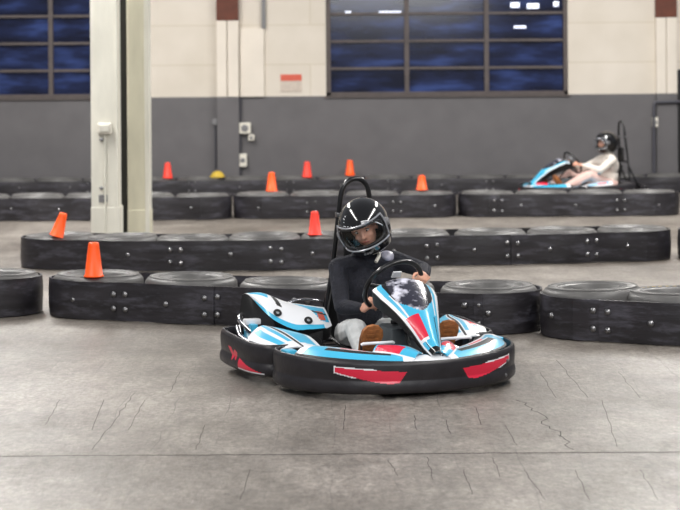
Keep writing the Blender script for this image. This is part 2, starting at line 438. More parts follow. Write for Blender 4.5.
# ------------------------------------------------------------------ columns in the hall
def column1():
    p = G(108, 247, 0); Y = p.y; s = F/Y
    t = thing('steel_column', 'white painted steel column at left with a conduit and box', 'column', (p.x, Y, 0))
    a, b2 = -16/s, 9.5/s
    bm = B(); box(bm, (a,-.02,0), (b2,.0,5.5), bev=.003); box(bm, (a,.26,0), (b2,.28,5.5), bev=.003); box(bm, ((a+b2)/2-.01,0,0), ((a+b2)/2+.01,.26,5.5))
    box(bm, (a+.02,.05,0),(b2-.01,.1,5.5))
    obj('column_shaft', bm, 'column', t, False)
    bm = B(); box(bm, (b2-.012,-.03,0), (b2+.012,.28,5.5), bev=.004); obj('edge_angle', bm, 'column', t, False)
    bm = B(); box(bm, (a-.006,-.028,0), (b2+.03,.29,.42), bev=.01); obj('base_plate', bm, 'column', t, False)
    for zz in (1.13,.62):
        bm = B(); lathe(bm, [(.0001,.02),(.018,.016),(.02,0)], 10, Matrix.Translation((-.06,-.02,zz)) @ Matrix.Rotation(PI/2,4,'X')); obj('bolt', bm, 'steel', t)
    # conduit and box are fixed on the column
    jb = W(105, 129, Y-.02); zc = jb.z
    xb = jb.x-p.x
    bm = B(); box(bm, (xb-.075,-.09,zc-.055), (xb+.075,-.02,zc+.065), bev=.02); o = obj('junction_box', bm, 'boxwhite', t, False); 
    bm = B(); box(bm, (xb-.05,-.11,zc-.03), (xb+.05,-.085,zc+.045), bev=.008); obj('box_lid', bm, 'column', o, False)
    bm = B(); tube(bm, [(xb,-.04,zc-.05),(xb,-.04,zc-.30),(xb,-.035,.05)], [.016,.014,.008]); obj('conduit', bm, 'column', t)
    bm = B(); box(bm, (-.09,-.028,.47),(.0,-.02,.55),bev=.003); obj('scuff_plate', bm, 'greyplastic', t, False)
column1()
def column2():
    p = G(138.5, 243, 0); Y = p.y+.35; s = F/Y; p = Vector(((p.x)*Y/p.y, Y, 0))
    t = thing('concrete_column', 'cream square column just right of the steel column', 'column', p)
    w = 22.5/s
    bm = B(); box(bm, (-w/2+.02,-w/2,0), (w/2,w/2,5.5), bev=.02); obj('column_shaft', bm, 'column2', t, False)
    bm = B(); box(bm, (w/2-.035,-w/2-.012,0), (w/2+.015,w/2+.01,5.5), bev=.006); obj('corner_guard', bm, 'column', t, False)
    bm = B(); box(bm, (-w/2-.055,-w/2+.05,0), (-w/2+.03,w/2,5.5)); obj('gap_shade', bm, 'dark', t, False)  # dark strip put in for the shaded gap between the columns
    bm = B(); box(bm, (-w/2+.02,-w/2-.01,0), (w/2+.022,w/2+.012,.34), bev=.01); obj('column_base', bm, 'column2', t, False)
column2()

# ------------------------------------------------------------------ tyre barriers
RB, HB = .365, .285
def tyre_bm():
    bm = B(); R = .345; r0 = .20; z1 = .318; zb = .10
    prof = [(r0,z1-.035),(r0+.008,z1-.012),(r0+.03,z1-.004),(r0+.06,z1),(R-.045,z1-.002),(R-.02,z1-.014),(R-.004,z1-.034),(R,z1-.06),
            (R,zb+.06),(R-.02,zb+.012),(R-.045,zb),(r0+.05,zb),(r0+.01,zb+.012),(r0,zb+.035),(r0-.02,zb+.08),(.0001,zb+.09),(.0001,z1-.055),(r0-.01,z1-.058)]
    lathe(bm, prof, 48, closed=True)
    bmesh.ops.remove_doubles(bm, verts=bm.verts, dist=.001)
    for rr in (.235,.30):                                   # raised sidewall ribs
        lathe(bm, [(rr,z1-.004),(rr+.003,z1+.003),(rr+.008,z1+.003),(rr+.011,z1-.004)], 48)
    bmesh.ops.recalc_face_normals(bm, faces=bm.faces)
    me = bpy.data.meshes.new('tyre'); bm.to_mesh(me); bm.free(); me.materials.append(M['tyre'])
    me.polygons.foreach_set('use_smooth', [True]*len(me.polygons)); return me
TYRE = tyre_bm()
def bolt_me():
    bm = B(); lathe(bm, [(.021,0),(.021,.004),(.013,.005),(.012,.012),(.006,.014),(.0001,.0145)], 14, Matrix.Rotation(PI/2,4,'X'))
    me = bpy.data.meshes.new('bolt'); bm.to_mesh(me); bm.free(); me.materials.append(M['steel']); 
    me.polygons.foreach_set('use_smooth', [True]*len(me.polygons)); return me
BOLT = bolt_me()
TYRES = {}; ZT = {}
def barrier(key, label, front, capL, capR, seams, singles, group='tyre barriers wrapped in black belt', h=HB, bulge=.012, zt=-.012):
    front = [Vector((p.x,p.y,0)) for p in front]
    if capL: front[0].x *= (front[0].y+RB)/front[0].y
    if capR: front[-1].x *= (front[-1].y+RB)/front[-1].y
    pts = catmull(front, 10)
    # resample
    L = [0]
    for i in range(1,len(pts)): L.append(L[-1]+(pts[i]-pts[i-1]).length)
    def at(s):
        s = max(0, min(L[-1], s))
        for i in range(1,len(pts)):
            if L[i] >= s-1e-9:
                k = (s-L[i-1])/max(1e-9,L[i]-L[i-1]); return pts[i-1].lerp(pts[i],k)
    def nrm(s):
        d = (at(s+.05)-at(s-.05)).normalized(); return Vector((d.y,-d.x,0))          # towards the viewer
    TL = L[-1]
    org = at(TL/2) - nrm(TL/2)*RB; org.z = 0
    root = thing('tyre_barrier', label, 'barrier', org, 0, None)
    sA = RB if capL else 0; sB = TL-(RB if capR else 0)
    path = []                                             # (point, normal) along the visible side incl. caps
    def cap(s, a0, a1, first):
        c = at(s)-nrm(s)*RB; n = nrm(s); d = Vector((-n.y, n.x, 0))   # d: along direction
        out = []
        for k in range(13):
            a = a0+(a1-a0)*k/12; v = n*math.cos(a)+d*math.sin(a); out.append((c+v*RB, v))
        return out
    if capL: path += cap(sA, -PI, 0, True)
    n_ = max(4, int((sB-sA)/.06))
    nt_ = max(1, round((sB-sA)/.70)); pitch = (sB-sA)/nt_
    for k in range(n_+1):
        s = sA+(sB-sA)*k/n_
        n = nrm(s); sc = bulge*math.cos(2*PI*(s-sA)/pitch)
        path.append((at(s)+n*sc, n))
    if capR: path += cap(sB, 0, PI, False)
    nf = len(path)
    back = []
    for k in range(n_+1):
        s = sB-(sB-sA)*k/n_
        back.append((at(s)-nrm(s)*2*RB, -nrm(s)))
    def px_s(px):                                         # arc position on front where the picture column is px
        best, bs = 1e9, 0
        for k in range(401):
            s = TL*k/400; p = at(s); x = CX+F*p.x/p.y
            if abs(x-px) < best: best, bs = abs(x-px), s
        return bs
    def band(pp, name, seed):
        bm = B(); V = []
        NZ = 6
        for (p, n) in pp:
            col = []
            for j in range(NZ+1):
                f = j/NZ; wob = .004*noise.noise(Vector((p.x*3, p.y*3, f*2+seed)))
                z = .008+f*(h-.008) + (.006*noise.noise(Vector((p.x*2,p.y*2,seed))) if j == NZ else 0)
                col.append(bm.verts.new(p-org+n*(wob+.006*math.sin(f*PI))+Vector((0,0,z))))
            for j in range(NZ,-1,-1):
                f = j/NZ; z = .008+f*(h-.008)
                col.append(bm.verts.new(p-org-n*.014+Vector((0,0,z))))
            V.append(col)
        m = 2*(NZ+1)
        for i in range(len(V)-1):
            for j in range(m):
                bm.faces.new((V[i][j],V[i+1][j],V[i+1][(j+1)%m],V[i][(j+1)%m]))
        bm.faces.new(V[0]); bm.faces.new(V[-1][::-1])
        bmesh.ops.recalc_face_normals(bm, faces=bm.faces)
        return obj(name, bm, 'belt', root)
    # split front path at seams
    idx = [0]
    for px in seams:
        tp = at(px_s(px)); k = min(range(nf), key=lambda i: (path[i][0]-tp).length); idx.append(k)
    idx.append(nf-1)
    panels = []
    for a in range(len(idx)-1):
        seg = path[idx[a]:idx[a+1]+1]
        if a % 2: seg = [(p+n*.012, n) for p, n in seg]
        panels.append((band(seg, 'belt_panel', a), seg))
    band([path[-1]]+back+([path[0]] if True else []), 'back_belt', 50)
    def bolt(p, n, z):
        k = min(range(len(panels)), key=lambda i: min((q-p).length for q, _ in panels[i][1]))
        q = min(panels[k][1], key=lambda t: (t[0]-p).length)
        pos = p + n*((q[0]-p).dot(n)+.009)
        o = bpy.data.objects.new('bolt', BOLT); C.objects.link(o); o.parent = panels[k][0]
        o.location = pos-org+Vector((0,0,z)); o.rotation_euler = (0,0,math.atan2(n.x,-n.y))
        if key[0] in 'EF': o.scale = (.72,.72,.72)
    for px in seams:
        s = px_s(px)
        for ds in (-.048,.052):
            for z in (.085,.205): bolt(at(s+ds), nrm(s+ds), z+random.uniform(-.008,.008))
    for px in singles:
        s = px_s(px); bolt(at(s), nrm(s), .15+random.uniform(-.01,.01))
    cs = []
    for k in range(nt_+1):
        s = sA+(sB-sA)*k/nt_; c = at(s)-nrm(s)*(RB); cs.append(c)
        o = bpy.data.objects.new('tyre', TYRE); C.objects.link(o); o.parent = root
        o.location = c-org+Vector((0,0,zt+random.uniform(-.006,.006))); o.rotation_euler = (random.uniform(-.02,.02),random.uniform(-.02,.02),random.uniform(0,6))
    TYRES[key] = cs; ZT[key] = zt
    return root
barrier('A', 'short rounded end of black tyre barrier at the left edge', [G(-420,322),G(-150,320),G(44,318)], False, True, [], [], )
barB = barrier('B', 'long black tyre barrier directly behind the main kart, with an orange cone', [G(39,317.5),G(150,323),G(240,327),G(400,333),G(531,336)], True, True, [117,209,299,391,470], [72,166,255,345,431,487])
barC = barrier('C', 'nearest black tyre barrier at the right edge, with yellow marks on its tyres', [G(519,337.5),G(600,342.5),G(700,347.5),G(860,356)], True, False, [599,702], [548,650,760], zt=.014)
barrier('D', 'second black tyre barrier winding across behind the steel column', [G(13,268.3),G(100,271.5),G(200,272),G(300,270.5),G(420,267),G(560,264),G(676,260.5)], True, True, [175,274,350,430,511,590], [127,229,312,392,473,548,627], zt=-.016)
barrier('G', 'black barrier end peeking in at the right edge beside the second barrier', [G(675,262),G(760,262),G(900,262)], True, False, [760], [])
Ysh = lambda px, py: G(px, py)
barrier('E0', 'third-row black barrier at left, seen behind the two columns', [G(-190,222.3),G(45,221.3),G(232,220)], False, True, [-30,110], [10,58,190])
barrier('E2', 'third-row black barrier behind the main driver, with two cones on it', [G(234,219.5),G(345,218.6),G(456,217.8)], True, True, [310,396], [258,350,434])
barrier('E3', 'third-row black barrier at right, in front of the distant kart', [G(458,217.7),G(560,217),G(679,216)], True, True, [497,620], [520,575,658], zt=-.022)
fy = 27.95
barrier('F', 'farthest black barrier running along the foot of the wall', [Vector((-8.4,fy,0)),Vector((-3,fy-.02,0)),Vector((2,fy,0)),Vector((9.1,fy,0))], False, False, [-10,90,190,290,390,490], [20,68,130,240,340,440], h=.24, zt=-.055)
# loose tyre behind the left end of the second barrier
def at_barrier(key, px, py, z=.318):
    z += ZT[key]; p = G(px, py, z); c = min(TYRES[key], key=lambda c: abs(c.x-p.x)+.2*abs(c.y-p.y))
    d = .275; dx = max(-d*.98, min(d*.98, p.x-c.x)); dy = math.sqrt(d*d-dx*dx)
    Y = min((c.y-dy, c.y+dy), key=lambda y: abs(y-p.y))
    return Vector((c.x+dx, Y, z+.004))
o = bpy.data.objects.new('tyre', TYRE); C.objects.link(o)
q = G(68, 260, 0); o.location = (q.x*1.03, TYRES['D'][0].y+.80, -.1); o['label'] = 'loose dark tyre lying behind the left end of second barrier'; o['category'] = 'tyre'
o.location.z = -.115

# painted lettering remains on tyres of barrier C (yellow)
def sidewall_marks(parent, key, idx, a0, a1, n, m):
    c = TYRES[key][idx]; bm = B()
    rr = random.Random(idx+3)
    for k in range(n):
        a = a0+(a1-a0)*k/(n-1); R0, R1 = .248, .292
        mt = Matrix.Translation((math.cos(a)*.27, math.sin(a)*.27, .3195)) @ Matrix.Rotation(a-PI/2, 4, 'Z')
        for (x0,y0,x1,y1) in ((-.014,-.02,-.007,.02),(-.014,.013,.012,.02),(.006,-.02,.012,.016)) if rr.random() < .6 else ((-.012,-.02,.012,-.012),(-.003,-.02,.004,.02)):
            box(bm, (x0,y0,0),(x1,y1,.003), mtx=mt)
    o = obj('painted_lettering', bm, m, parent, False); o.location = c-parent.location
sidewall_marks(barC, 'C', 0, 1.2, 2.0, 5, 'orangepaint')
sidewall_marks(barC, 'C', 1, 1.1, 2.5, 9, 'yellowpaint')

# ------------------------------------------------------------------ cones
def cone_me(mn):
    bm = B()
    prof = [(.082,0),(.084,.006),(.078,.012),(.074,.014),(.046,.205),(.043,.222),(.036,.228),(.028,.226),(.026,.215),(.040,.19),(.066,.014),(.07,.002)]
    lathe(bm, prof, 32, closed=True); bmesh.ops.recalc_face_normals(bm, faces=bm.faces)
    me = bpy.data.meshes.new('traffic_cone'); bm.to_mesh(me); bm.free(); me.materials.append(M[mn])
    me.polygons.foreach_set('use_smooth', [True]*len(me.polygons)); return me
CO, CR = cone_me('cone'), cone_me('conered')
for key, px, py, me, lab, rot, sc in (
    ('B',94,277,CO,'bright orange cone on the nearest left barrier, right below the white column',(0,0),(.98,1.12)),
    ('D',61,234,CO,'orange cone leaning right on the left end of the second barrier',(0,.30),(.92,.98)),
    ('D',315,234,CR,'red-orange cone left of the driver helmet on the second barrier',(0,0),(.86,.95)),
    ('E2',272,191,CO,'orange cone on the third-row barrier left of the helmet',(0,0),(1,1.05)),
    ('E2',421,189,CO,'orange cone on the third-row barrier right of the helmet',(0,0),(1.0,.80)),
    ('F',165,180,CR,'red cone on the wall barrier, just right of the columns',(0,0),(1.0,1.0)),
    ('F',307,178,CR,'red-orange cone on the wall barrier, just left of the one above the roll hoop',(0,0),(1.0,1.0)),
    ('F',350,176,CO,'orange cone on the wall barrier just above the roll hoop',(0,0),(1,1.0))):
    o = bpy.data.objects.new('traffic_cone', me); C.objects.link(o)
    o.location = at_barrier(key, px, py); o.rotation_euler = (rot[0], rot[1], 0); o.scale = (sc[0]*.92, sc[0]*.92, sc[1])
    tag(o, lab, 'cone', 'cones on the barriers')
bm = B(); lathe(bm, [(.11,0),(.112,.012),(.10,.03),(.075,.07),(.04,.092),(.0001,.1)], 28)
o = tag(obj('marker_cone', bm, 'yellow'), 'low yellow domed marker on the wall barrier below the left pier', 'marker'); o.location = at_barrier('F', 221, 178)

# ------------------------------------------------------------------ the kart   (X: driver's right, Y: forward, Z: up)
def band_sweep(path, z0f, z1f, pick, thick=.020, nz=40, bulge=.008, closed=False):
    pts = catmull(path, 14)
    # resample evenly
    L = [0]
    for i in range(1,len(pts)): L.append(L[-1]+(pts[i]-pts[i-1]).length)
    N = int(L[-1]/.006); P = []; j = 1
    for k in range(N+1):
        s = L[-1]*k/N
        while j < len(L)-1 and L[j] < s: j += 1
        P.append(pts[j-1].lerp(pts[j], (s-L[j-1])/max(1e-9,L[j]-L[j-1])))
    bm = B(); V = []
    for k, p in enumerate(P):
        d = (P[min(k+1,N)]-P[max(k-1,0)]).normalized(); n = Vector((d.y,-d.x,0))
        t = k/N; za, zb = z0f(t,p), z1f(t,p); col = []
        for j in range(nz+1):
            f = j/nz
            b = bulge*(math.sin(PI*min(1,f/.42)) if f < .42 else .55*math.sin(PI*(f-.42)/.58)) - .012*(max(0,.08-f)/.08) - .006*(max(0,f-.92)/.08)
            col.append(bm.verts.new(Vector((p.x,p.y,0))+n*b+Vector((0,0,za+(zb-za)*f))))
        for f in (1.02, 1.0, .5, 0.02):
            off = -.012 if f == 1.02 else -thick
            col.append(bm.verts.new(Vector((p.x,p.y,0))+n*off+Vector((0,0,za+(zb-za)*f))))
        V.append(col)
    m = len(V[0])
    for i in range(len(V)-1):
        for j in range(m):
            f = bm.faces.new((V[i][j],V[i+1][j],V[i+1][(j+1)%m],V[i][(j+1)%m]))
            if j < nz: f.material_index = pick((i+.5)/N, (j+.5)/nz, (P[i]+P[i+1])/2)
    bm.faces.new(V[0]); bm.faces.new(V[-1][::-1])
    bmesh.ops.recalc_face_normals(bm, faces=bm.faces)
    return bm
def sweep2(a, b2): return lambda t, p: a+(b2-a)*t
def mir(pts): return [Vector((-p[0],)+tuple(p[1:])) for p in pts]

def make_kart():
    root = thing('racing_kart', 'x', 'kart')
    # --- chassis
    bm = B()
    for sx in (1,-1):
        tube(bm, catmull([(sx*.20,-.72,.07),(sx*.24,-.4,.06),(sx*.32,0,.06),(sx*.26,.35,.06),(sx*.17,.6,.06),(sx*.16,.80,.08)],6), .016, 8)
        tube(bm, catmull([(sx*.32,.0,.06),(sx*.52,.08,.07),(sx*.62,.02,.09),(sx*.64,-.2,.10),(sx*.60,-.36,.09),(sx*.27,-.38,.06)],6), .012, 8)
        tube(bm, [(sx*.24,.42,.07),(sx*.44,.45,.11)], .014, 8)
    for y in (-.70,-.42,.02,.42,.66): tube(bm, [(-.27,y,.065),(.27,y,.065)], .014, 8)
    tube(bm, catmull([(-.5,.62,.10),(-.42,.80,.11),(0,.86,.12),(.42,.80,.11),(.5,.62,.10)],6), .012, 8)
    obj('chassis_frame', bm, 'blacktube', root)
    bm = B(); box(bm, (-.27,-.35,.035), (.27,.80,.043), bev=.002); obj('floor_tray', bm, 'steel', root, False)
    # --- wheels
    for sx in (1,-1):
        for (y, r, w, x) in ((.46,.13,.12,.545),(-.50,.14,.18,.53)):
            mt = Matrix.Translation((sx*x,y,r)) @ Matrix.Rotation(sx*(0.10 if y > 0 else 0),4,'Z') @ Matrix.Rotation(PI/2,4,'Y')
            bm = B(); h = w/2
            lathe(bm, [(.065,-h*.8),(.075,-h),(r-.03,-h*1.02),(r-.008,-h*.85),(r,-h*.55),(r,h*.55),(r-.008,h*.85),(r-.03,h*1.02),(.075,h),(.065,h*.8),(.085,0)], 36, mt, closed=True)
            bmesh.ops.recalc_face_normals(bm, faces=bm.faces)
            wh = obj('wheel', bm, 'karttyre', root)
            bm = B(); lathe(bm, [(.0001,h*.5),(.03,h*.5),(.035,h*.35),(.06,h*.3),(.068,h*.8),(.072,h*.8),(.066,0),(.068,-h*.8),(.06,-h*.3),(.03,-h*.4),(.0001,-h*.4)], 28, mt); obj('rim', bm, 'steel', wh)
    bm = B(); tube(bm, [(-.5,-.5,.14),(.5,-.5,.14)], .02, 10); obj('rear_axle', bm, 'chrome', root)
    bm = B(); tube(bm, [(-.46,.46,.13),(.46,.46,.13)], .008, 8); tube(bm, [(-.42,.40,.12),(-.06,.34,.13),(.06,.34,.13),(.42,.40,.12)], .007, 8); obj('tie_rod', bm, 'chrome', root)
    # --- front bumper
    half = [(.50,.20),(.59,.185),(.665,.22),(.70,.32),(.70,.46),(.655,.61),(.565,.735),(.42,.845),(.22,.92)]
    path = [Vector((x*1.04,y,0)) for x, y in half] + [Vector((0,.95,0))] + [Vector((-x,y,0)) for x, y in half[::-1]]
    # runs from +X to -X, outward normal must be (d.y,-d.x): reverse so that the outside is outside
    def zt(t, p):
        a = min(1, abs(p.x)/.70)
        return .208+.022*a**2
    def pk(t, f, p):
        ax = abs(p.x)
        if p.y > .5 and .12 < ax < .62:
            if inpoly(ax, f, [(.17,.70),(.54,.80),(.54,.66),(.36,.40),(.26,.32),(.21,.36)]): return 1
            if inpoly(ax, f, [(.17,.74),(.15,.66),(.21,.32),(.26,.27),(.37,.36),(.545,.64),(.545,.84)]) and (f > .5 and ax > .33): return 2
        return 0
    bm = band_sweep(path, lambda t,p: .035, zt, pk); obj('front_bumper', bm, ['blackplastic','red','white'], root)
    for ax, yy, fz in ((.52,.775,.155),(.50,.79,.075)):
        for sx in (1,-1):
            bm = B(); mt = Matrix.Translation((sx*ax,yy,fz)) @ Matrix.Rotation(-sx*.6,4,'Z') @ Matrix.Rotation(-PI/2,4,'X')
            lathe(bm, [(.011,-.01),(.011,.012),(.007,.016),(.0001,.017)], 12, mt); obj('screw', bm, 'steel', root)
    # --- side pods
    for sx in (1,-1):
        pth = [(sx*.60,.20),(sx*.70,.19),(sx*.755,.12),(sx*.785,0),(sx*.797,-.2),(sx*.797,-.40),(sx*.775,-.52),(sx*.69,-.575),(sx*.56,-.585)]
        pth = [Vector((x,y,0)) for x, y in pth]
        if sx == -1: pth = pth[::1]
        else: pth = pth[::1]
        def pk2(t, f, p):
            y = p.y
            if -.30 < y < -.14 and .28 < f < .66: 
                return 1 if inpoly(y, f, [(-.30,.64),(-.25,.66),(-.215,.50),(-.195,.62),(-.15,.56),(-.17,.28),(-.195,.42),(-.23,.26),(-.245,.40)]) else 0
            if -.12 < y < .16 and .05 < f < .5:
                u = (y+.12)/.28
                if .42-.30*u > f > .12: return 1
                if .12 >= f > .07: return 2
            return 0
        P = pth if sx == -1 else pth
        # orientation: outside normal = (d.y,-d.x)
        if sx == 1: P = pth[::-1]; 
        bm = band_sweep(P if sx == 1 else pth, lambda t,p: .05, lambda t,p: .235+.02*max(0,min(1,(-p.y)/.4)), pk2, bulge=.012)
        obj('side_pod', bm, ['blackplastic','red','white'], root)
        # painted deck
        inner = edge_curve([(sx*.40,.26,.20),(sx*.40,.02,.25),(sx*.44,-.14,.255),(sx*.52,-.22,.25)])
        outer = edge_curve([(sx*.66,.22,.215),(sx*.745,.04,.238),(sx*.755,-.08,.245),(sx*.70,-.21,.25)])
        def fn(u, v): 
            p = inner(u).lerp(outer(u), v); p.z += .05*math.sin(PI*v)*(.4+.6*u); return p
        def pk3(u, v):
            if v < .06 or v > .93: return 1
            if .10 < v < .40 and u > .08+v*.2: return 0
            if .52 < v < .62 and u > .2: return 0
            if .70 < v < .84 and .15 < u < .85: return 2 if .45 < u < .75 and sx < 0 else 0
            if .44 < v < .49: return 3
            return 1
        obj('pod_fairing', grid(fn, 40, 34, pk3, .008), ['blue','white','red','black'], root)
    # --- rear bumper
    pth = [Vector(p) for p in ((.52,-.74,0),(.60,-.79,0),(.50,-.86,0),(.2,-.885,0),(-.2,-.885,0),(-.50,-.86,0),(-.60,-.79,0),(-.52,-.74,0))]
    obj('rear_bumper', band_sweep(pth[::-1], lambda t,p: .05, lambda t,p: .22, lambda t,f,p: 0), 'blackplastic', root)
    # --- nose fairing
    for sx in (1,-1):
        outer = edge_curve([(sx*.66,.46,.222),(sx*.575,.66,.220),(sx*.40,.805,.212),(sx*.20,.885,.204),(0,.912,.202)])
        inner = edge_curve([(sx*.54,.44,.262),(sx*.44,.58,.262),(sx*.30,.68,.245),(sx*.14,.75,.228),(0,.78,.220)])
        def fn(u, v):
            p = outer(u).lerp(inner(u), v); p.z += .018*math.sin(PI*v); return p
        def pk(u, v):
            if v > .9: return 1
            if .44 < v < .68 and .22 < u < .72: return 3
            if u > .80: return 1 if v < .55 else 0
            if v < .08: return 3
            if .68 <= v < .76 and u > .2: return 1
            if .76 <= v and .3 < u < .52: return 2
            if u < .07: return 1
            return 0
        obj('nose_fairing', grid(fn, 60, 26, pk, .008), ['blue','white','red','black'], root)
        # blue upright bracket between bumper and wheel
        bm = B(); box(bm, (-.035,-.05,.05), (.035,.05,.235), bev=.012, mtx=Matrix.Translation((sx*.655,.36,0))); obj('bumper_bracket', bm, 'blue', root)
        # red/white brake duct piece beside the nassau root
        inn = edge_curve([(sx*.03,.84,.24),(sx*.09,.72,.27),(sx*.19,.60,.26)]); out = edge_curve([(sx*.12,.90,.20),(sx*.22,.80,.22),(sx*.27,.66,.22)])
        def fn2(u, v): 
            p = inn(u).lerp(out(u), v); p.z += .025*math.sin(PI*v); return p
        obj('nose_flare', grid(fn2, 24, 20, lambda u, v: 1 if v > .8 or v < .1 else (2 if .35 < u < .95 and v > .3 else 0), .007), ['blue','white','red'], root)
    # --- front steering fairing
    X0 = -.02
    top, bot = Vector((X0-.03,.27,.575)), Vector((X0-.02,.87,.225))
    ax = (bot-top).normalized(); nn = Vector((0, -ax.z, ax.y)).normalized()
    def width(t):
        K = [(0,.115),(.06,.16),(.16,.19),(.30,.175),(.5,.13),(.72,.085),(.92,.05),(1,.035)]
        for (a, wa), (b2, wb) in zip(K, K[1:]):
            if t <= b2: 
                k = (t-a)/(b2-a); return wa+(wb-wa)*k
        return .035
    def fn(u, v):
        c = top.lerp(bot, u); w = width(u); x = (v*2-1)
        c = c + nn*(.045*math.sin(PI*min(1,u*1.1+.02)))                       # belly of the panel
        dome = .075*(1-u*.5)*(1-abs(x)**2.2)
        lift = .05*max(0, (.12-u)/.12)                                      # top rolls back
        return c + Vector((x*w,0,0)) + nn*(dome-lift) 
    def pk(u, v):
        x = v*2-1; ax_ = abs(x)
        if u < .57-.30*ax_**2 and ax_ < .74: return 3 if (u > .06 and abs(x-.05-.5*(u-.25)) > .62) else 4
        if ax_ > .90: return 1
        if .70 < u < .80 and x > .30 and x < .92: return 2
        if .60 < u < .86 and .25 < x < .9 : return 2 if u < .84 else 1
        if ax_ > .60 and u > .62 and ax_ < .68: return 3
        if ax_ > .80 and u < .6: return 0
        if ax_ > .70 and u < .6: return 1 if u > .3 else 0
        if u > .95: return 3
        return 0
    # near blank: fine grid keeps colour borders crisp
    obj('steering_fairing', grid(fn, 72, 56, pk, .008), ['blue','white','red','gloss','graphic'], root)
    for sx in (1,-1):
        def fs(u, v, sx=sx):
            p = fn(u, 1 if sx > 0 else 0); q = p - nn*(.11*(1-u*.6)) - Vector((sx*.03,0,0)) ; return p.lerp(q, v)
        obj('fairing_flank', grid(fs, 30, 6, None, .006), 'black', root)
    # --- steering
    wc = Vector((-.075,.17,.54)); al = math.radians(33)
    mt = Matrix.Translation(wc) @ Matrix.Rotation(math.radians(8),4,'Z') @ Matrix.Rotation(PI/2-al,4,'X')
    bm = B(); Rw = .186
    pts = []
    for k in range(48):
        a = 2*PI*k/48; r = Rw*(1-.10*max(0,-math.sin(a))**3); pts.append(mt @ Vector((r*math.cos(a), r*math.sin(a), 0)))
    tube(bm, pts, .0155, 12, closed=True); sw = obj('steering_wheel', bm, 'blacktube', root)
    bm = B()
    for a in (0.15, PI-.15, -PI/2): 
        tube(bm, [mt@Vector((.03*math.cos(a),.03*math.sin(a),-.02)), mt@Vector(((Rw-.01)*math.cos(a)*(.93 if a<0 else 1),(Rw-.01)*math.sin(a)*(.93 if a<0 else 1),0))], .012, 8)
    lathe(bm, [(.0001,.0),(.045,.0),(.05,-.012),(.045,-.028),(.0001,-.03)], 20, mt); obj('wheel_spokes', bm, 'black', sw)
    bm = B(); box(bm, (-.03,-.022,.002),(.03,.022,.012), bev=.004, mtx=mt @ Matrix.Translation((-.0,.085,0))); obj('white_label', bm, 'white', sw, False)
    bm = B(); tube(bm, [mt@Vector((0,0,-.03)), Vector((-.02,.62,.10))], .011, 8); obj('steering_column', bm, 'black', root)
    # --- seat
    def sfn(u, v):
        x = (v*2-1)
        K = [(-.02,.10),(-.12,.075),(-.30,.065),(-.44,.085),(-.53,.17),(-.585,.32),(-.63,.50)]
        k = u*(len(K)-1); i = min(int(k), len(K)-2); t = k-i
        y = K[i][0]*(1-t)+K[i+1][0]*t; z = K[i][1]*(1-t)+K[i+1][1]*t
        w = .165+.03*math.sin(u*PI)-.03*max(0,u-.8)*5
        rise = abs(x)**3
        fw = rise*.10*max(0,(u-.45))*1.6
        return Vector((-.10+x*w, y+fw, z+rise*.12*(1-u)**.5*(.3+.7*math.sin(min(1,u*1.6)*PI/2)) if u < .99 else z))
    obj('seat', grid(sfn, 30, 24, None, .012), 'black', root)
    # --- roll hoop behind seat
    bm = B()
    hx = -.148
    tube(bm, catmull([(hx+.205,-.66,.07),(hx+.185,-.655,.30),(hx+.14,-.645,.60),(hx+.113,-.62,.88),(hx+.098,-.61,1.03),(hx+.075,-.605,1.10),(hx+.03,-.60,1.137),(hx-.03,-.60,1.137),(hx-.075,-.605,1.10),(hx-.098,-.61,1.03),(hx-.113,-.62,.88),(hx-.14,-.645,.60),(hx-.185,-.655,.30),(hx-.205,-.66,.07)],8), .0165, 12)
    hp = obj('roll_hoop', bm, 'blacktube', root)
    for zz, ww in ((.55,.14),(.3,.18)):
        bm = B(); tube(bm, [(hx-ww,-.65,zz),(hx+ww,-.65,zz)], .012, 8); obj('crossbar', bm, 'blacktube', hp)
    for sx in (1,-1):
        bm = B(); tube(bm, [(hx+sx*.15,-.65,.50),(hx+sx*.19,-.84,.12)], .012, 8); obj('hoop_brace', bm, 'blacktube', hp)
        bm = B(); box(bm, (hx+sx*.107-.02,-.64,.90),(hx+sx*.107+.02,-.60,.93), bev=.004); obj('clamp', bm, 'steel', hp)
    bm = B(); box(bm, (hx-.085,-.615,.56),(hx+.085,-.575,.76), bev=.018); obj('headrest', bm, 'black', hp)
    # --- fuel tank between the legs
    bm = B(); box(bm, (-.17,.14,.045),(.035,.40,.325), bev=.035); tk = obj('fuel_tank', bm, 'tank', root)
    bm = B(); lathe(bm, [(.03,0),(.032,.02),(.026,.026),(.0001,.028)], 20, Matrix.Translation((-.07,.22,.322))); obj('filler_cap', bm, 'black', tk)
    # --- pedals with white guard bars
    for sx, x in ((1,.205),(-1,-.28)):
        bm = B(); tube(bm, [(x-.10,.595,.27),(x-.09,.602,.276),(x+.09,.602,.276),(x+.10,.595,.27)], .009, 10); pb = obj('pedal_bar', bm, 'white', root)
        for e in (-.10,.10):
            bm = B(); tube(bm, catmull([(x+e,.595,.272),(x+e,.60,.20),(x+e*.9,.57,.07)],4), .007, 8); obj('bar_post', bm, 'blacktube', pb)
        bm = B(); tube(bm, [(x,.45,.06),(x,.535,.16)], .009, 8); box(bm, (x-.05,.525,.12),(x+.05,.537,.19), bev=.004); obj('pedal', bm, 'steel', root)
    # --- right hand side engine under a painted cover
    bm = B(); box(bm, (.22,-.50,.07),(.50,-.22,.26), bev=.02)
    for k in range(8): box(bm, (.50,-.46,.09+k*.018),(.56,-.28,.098+k*.018))
    en = obj('engine_block', bm, 'black', root)
    bm = B(); tube(bm, catmull([(.50,-.30,.20),(.60,-.34,.22),(.655,-.42,.27),(.66,-.52,.31),(.60,-.60,.33)],6), .016, 10)
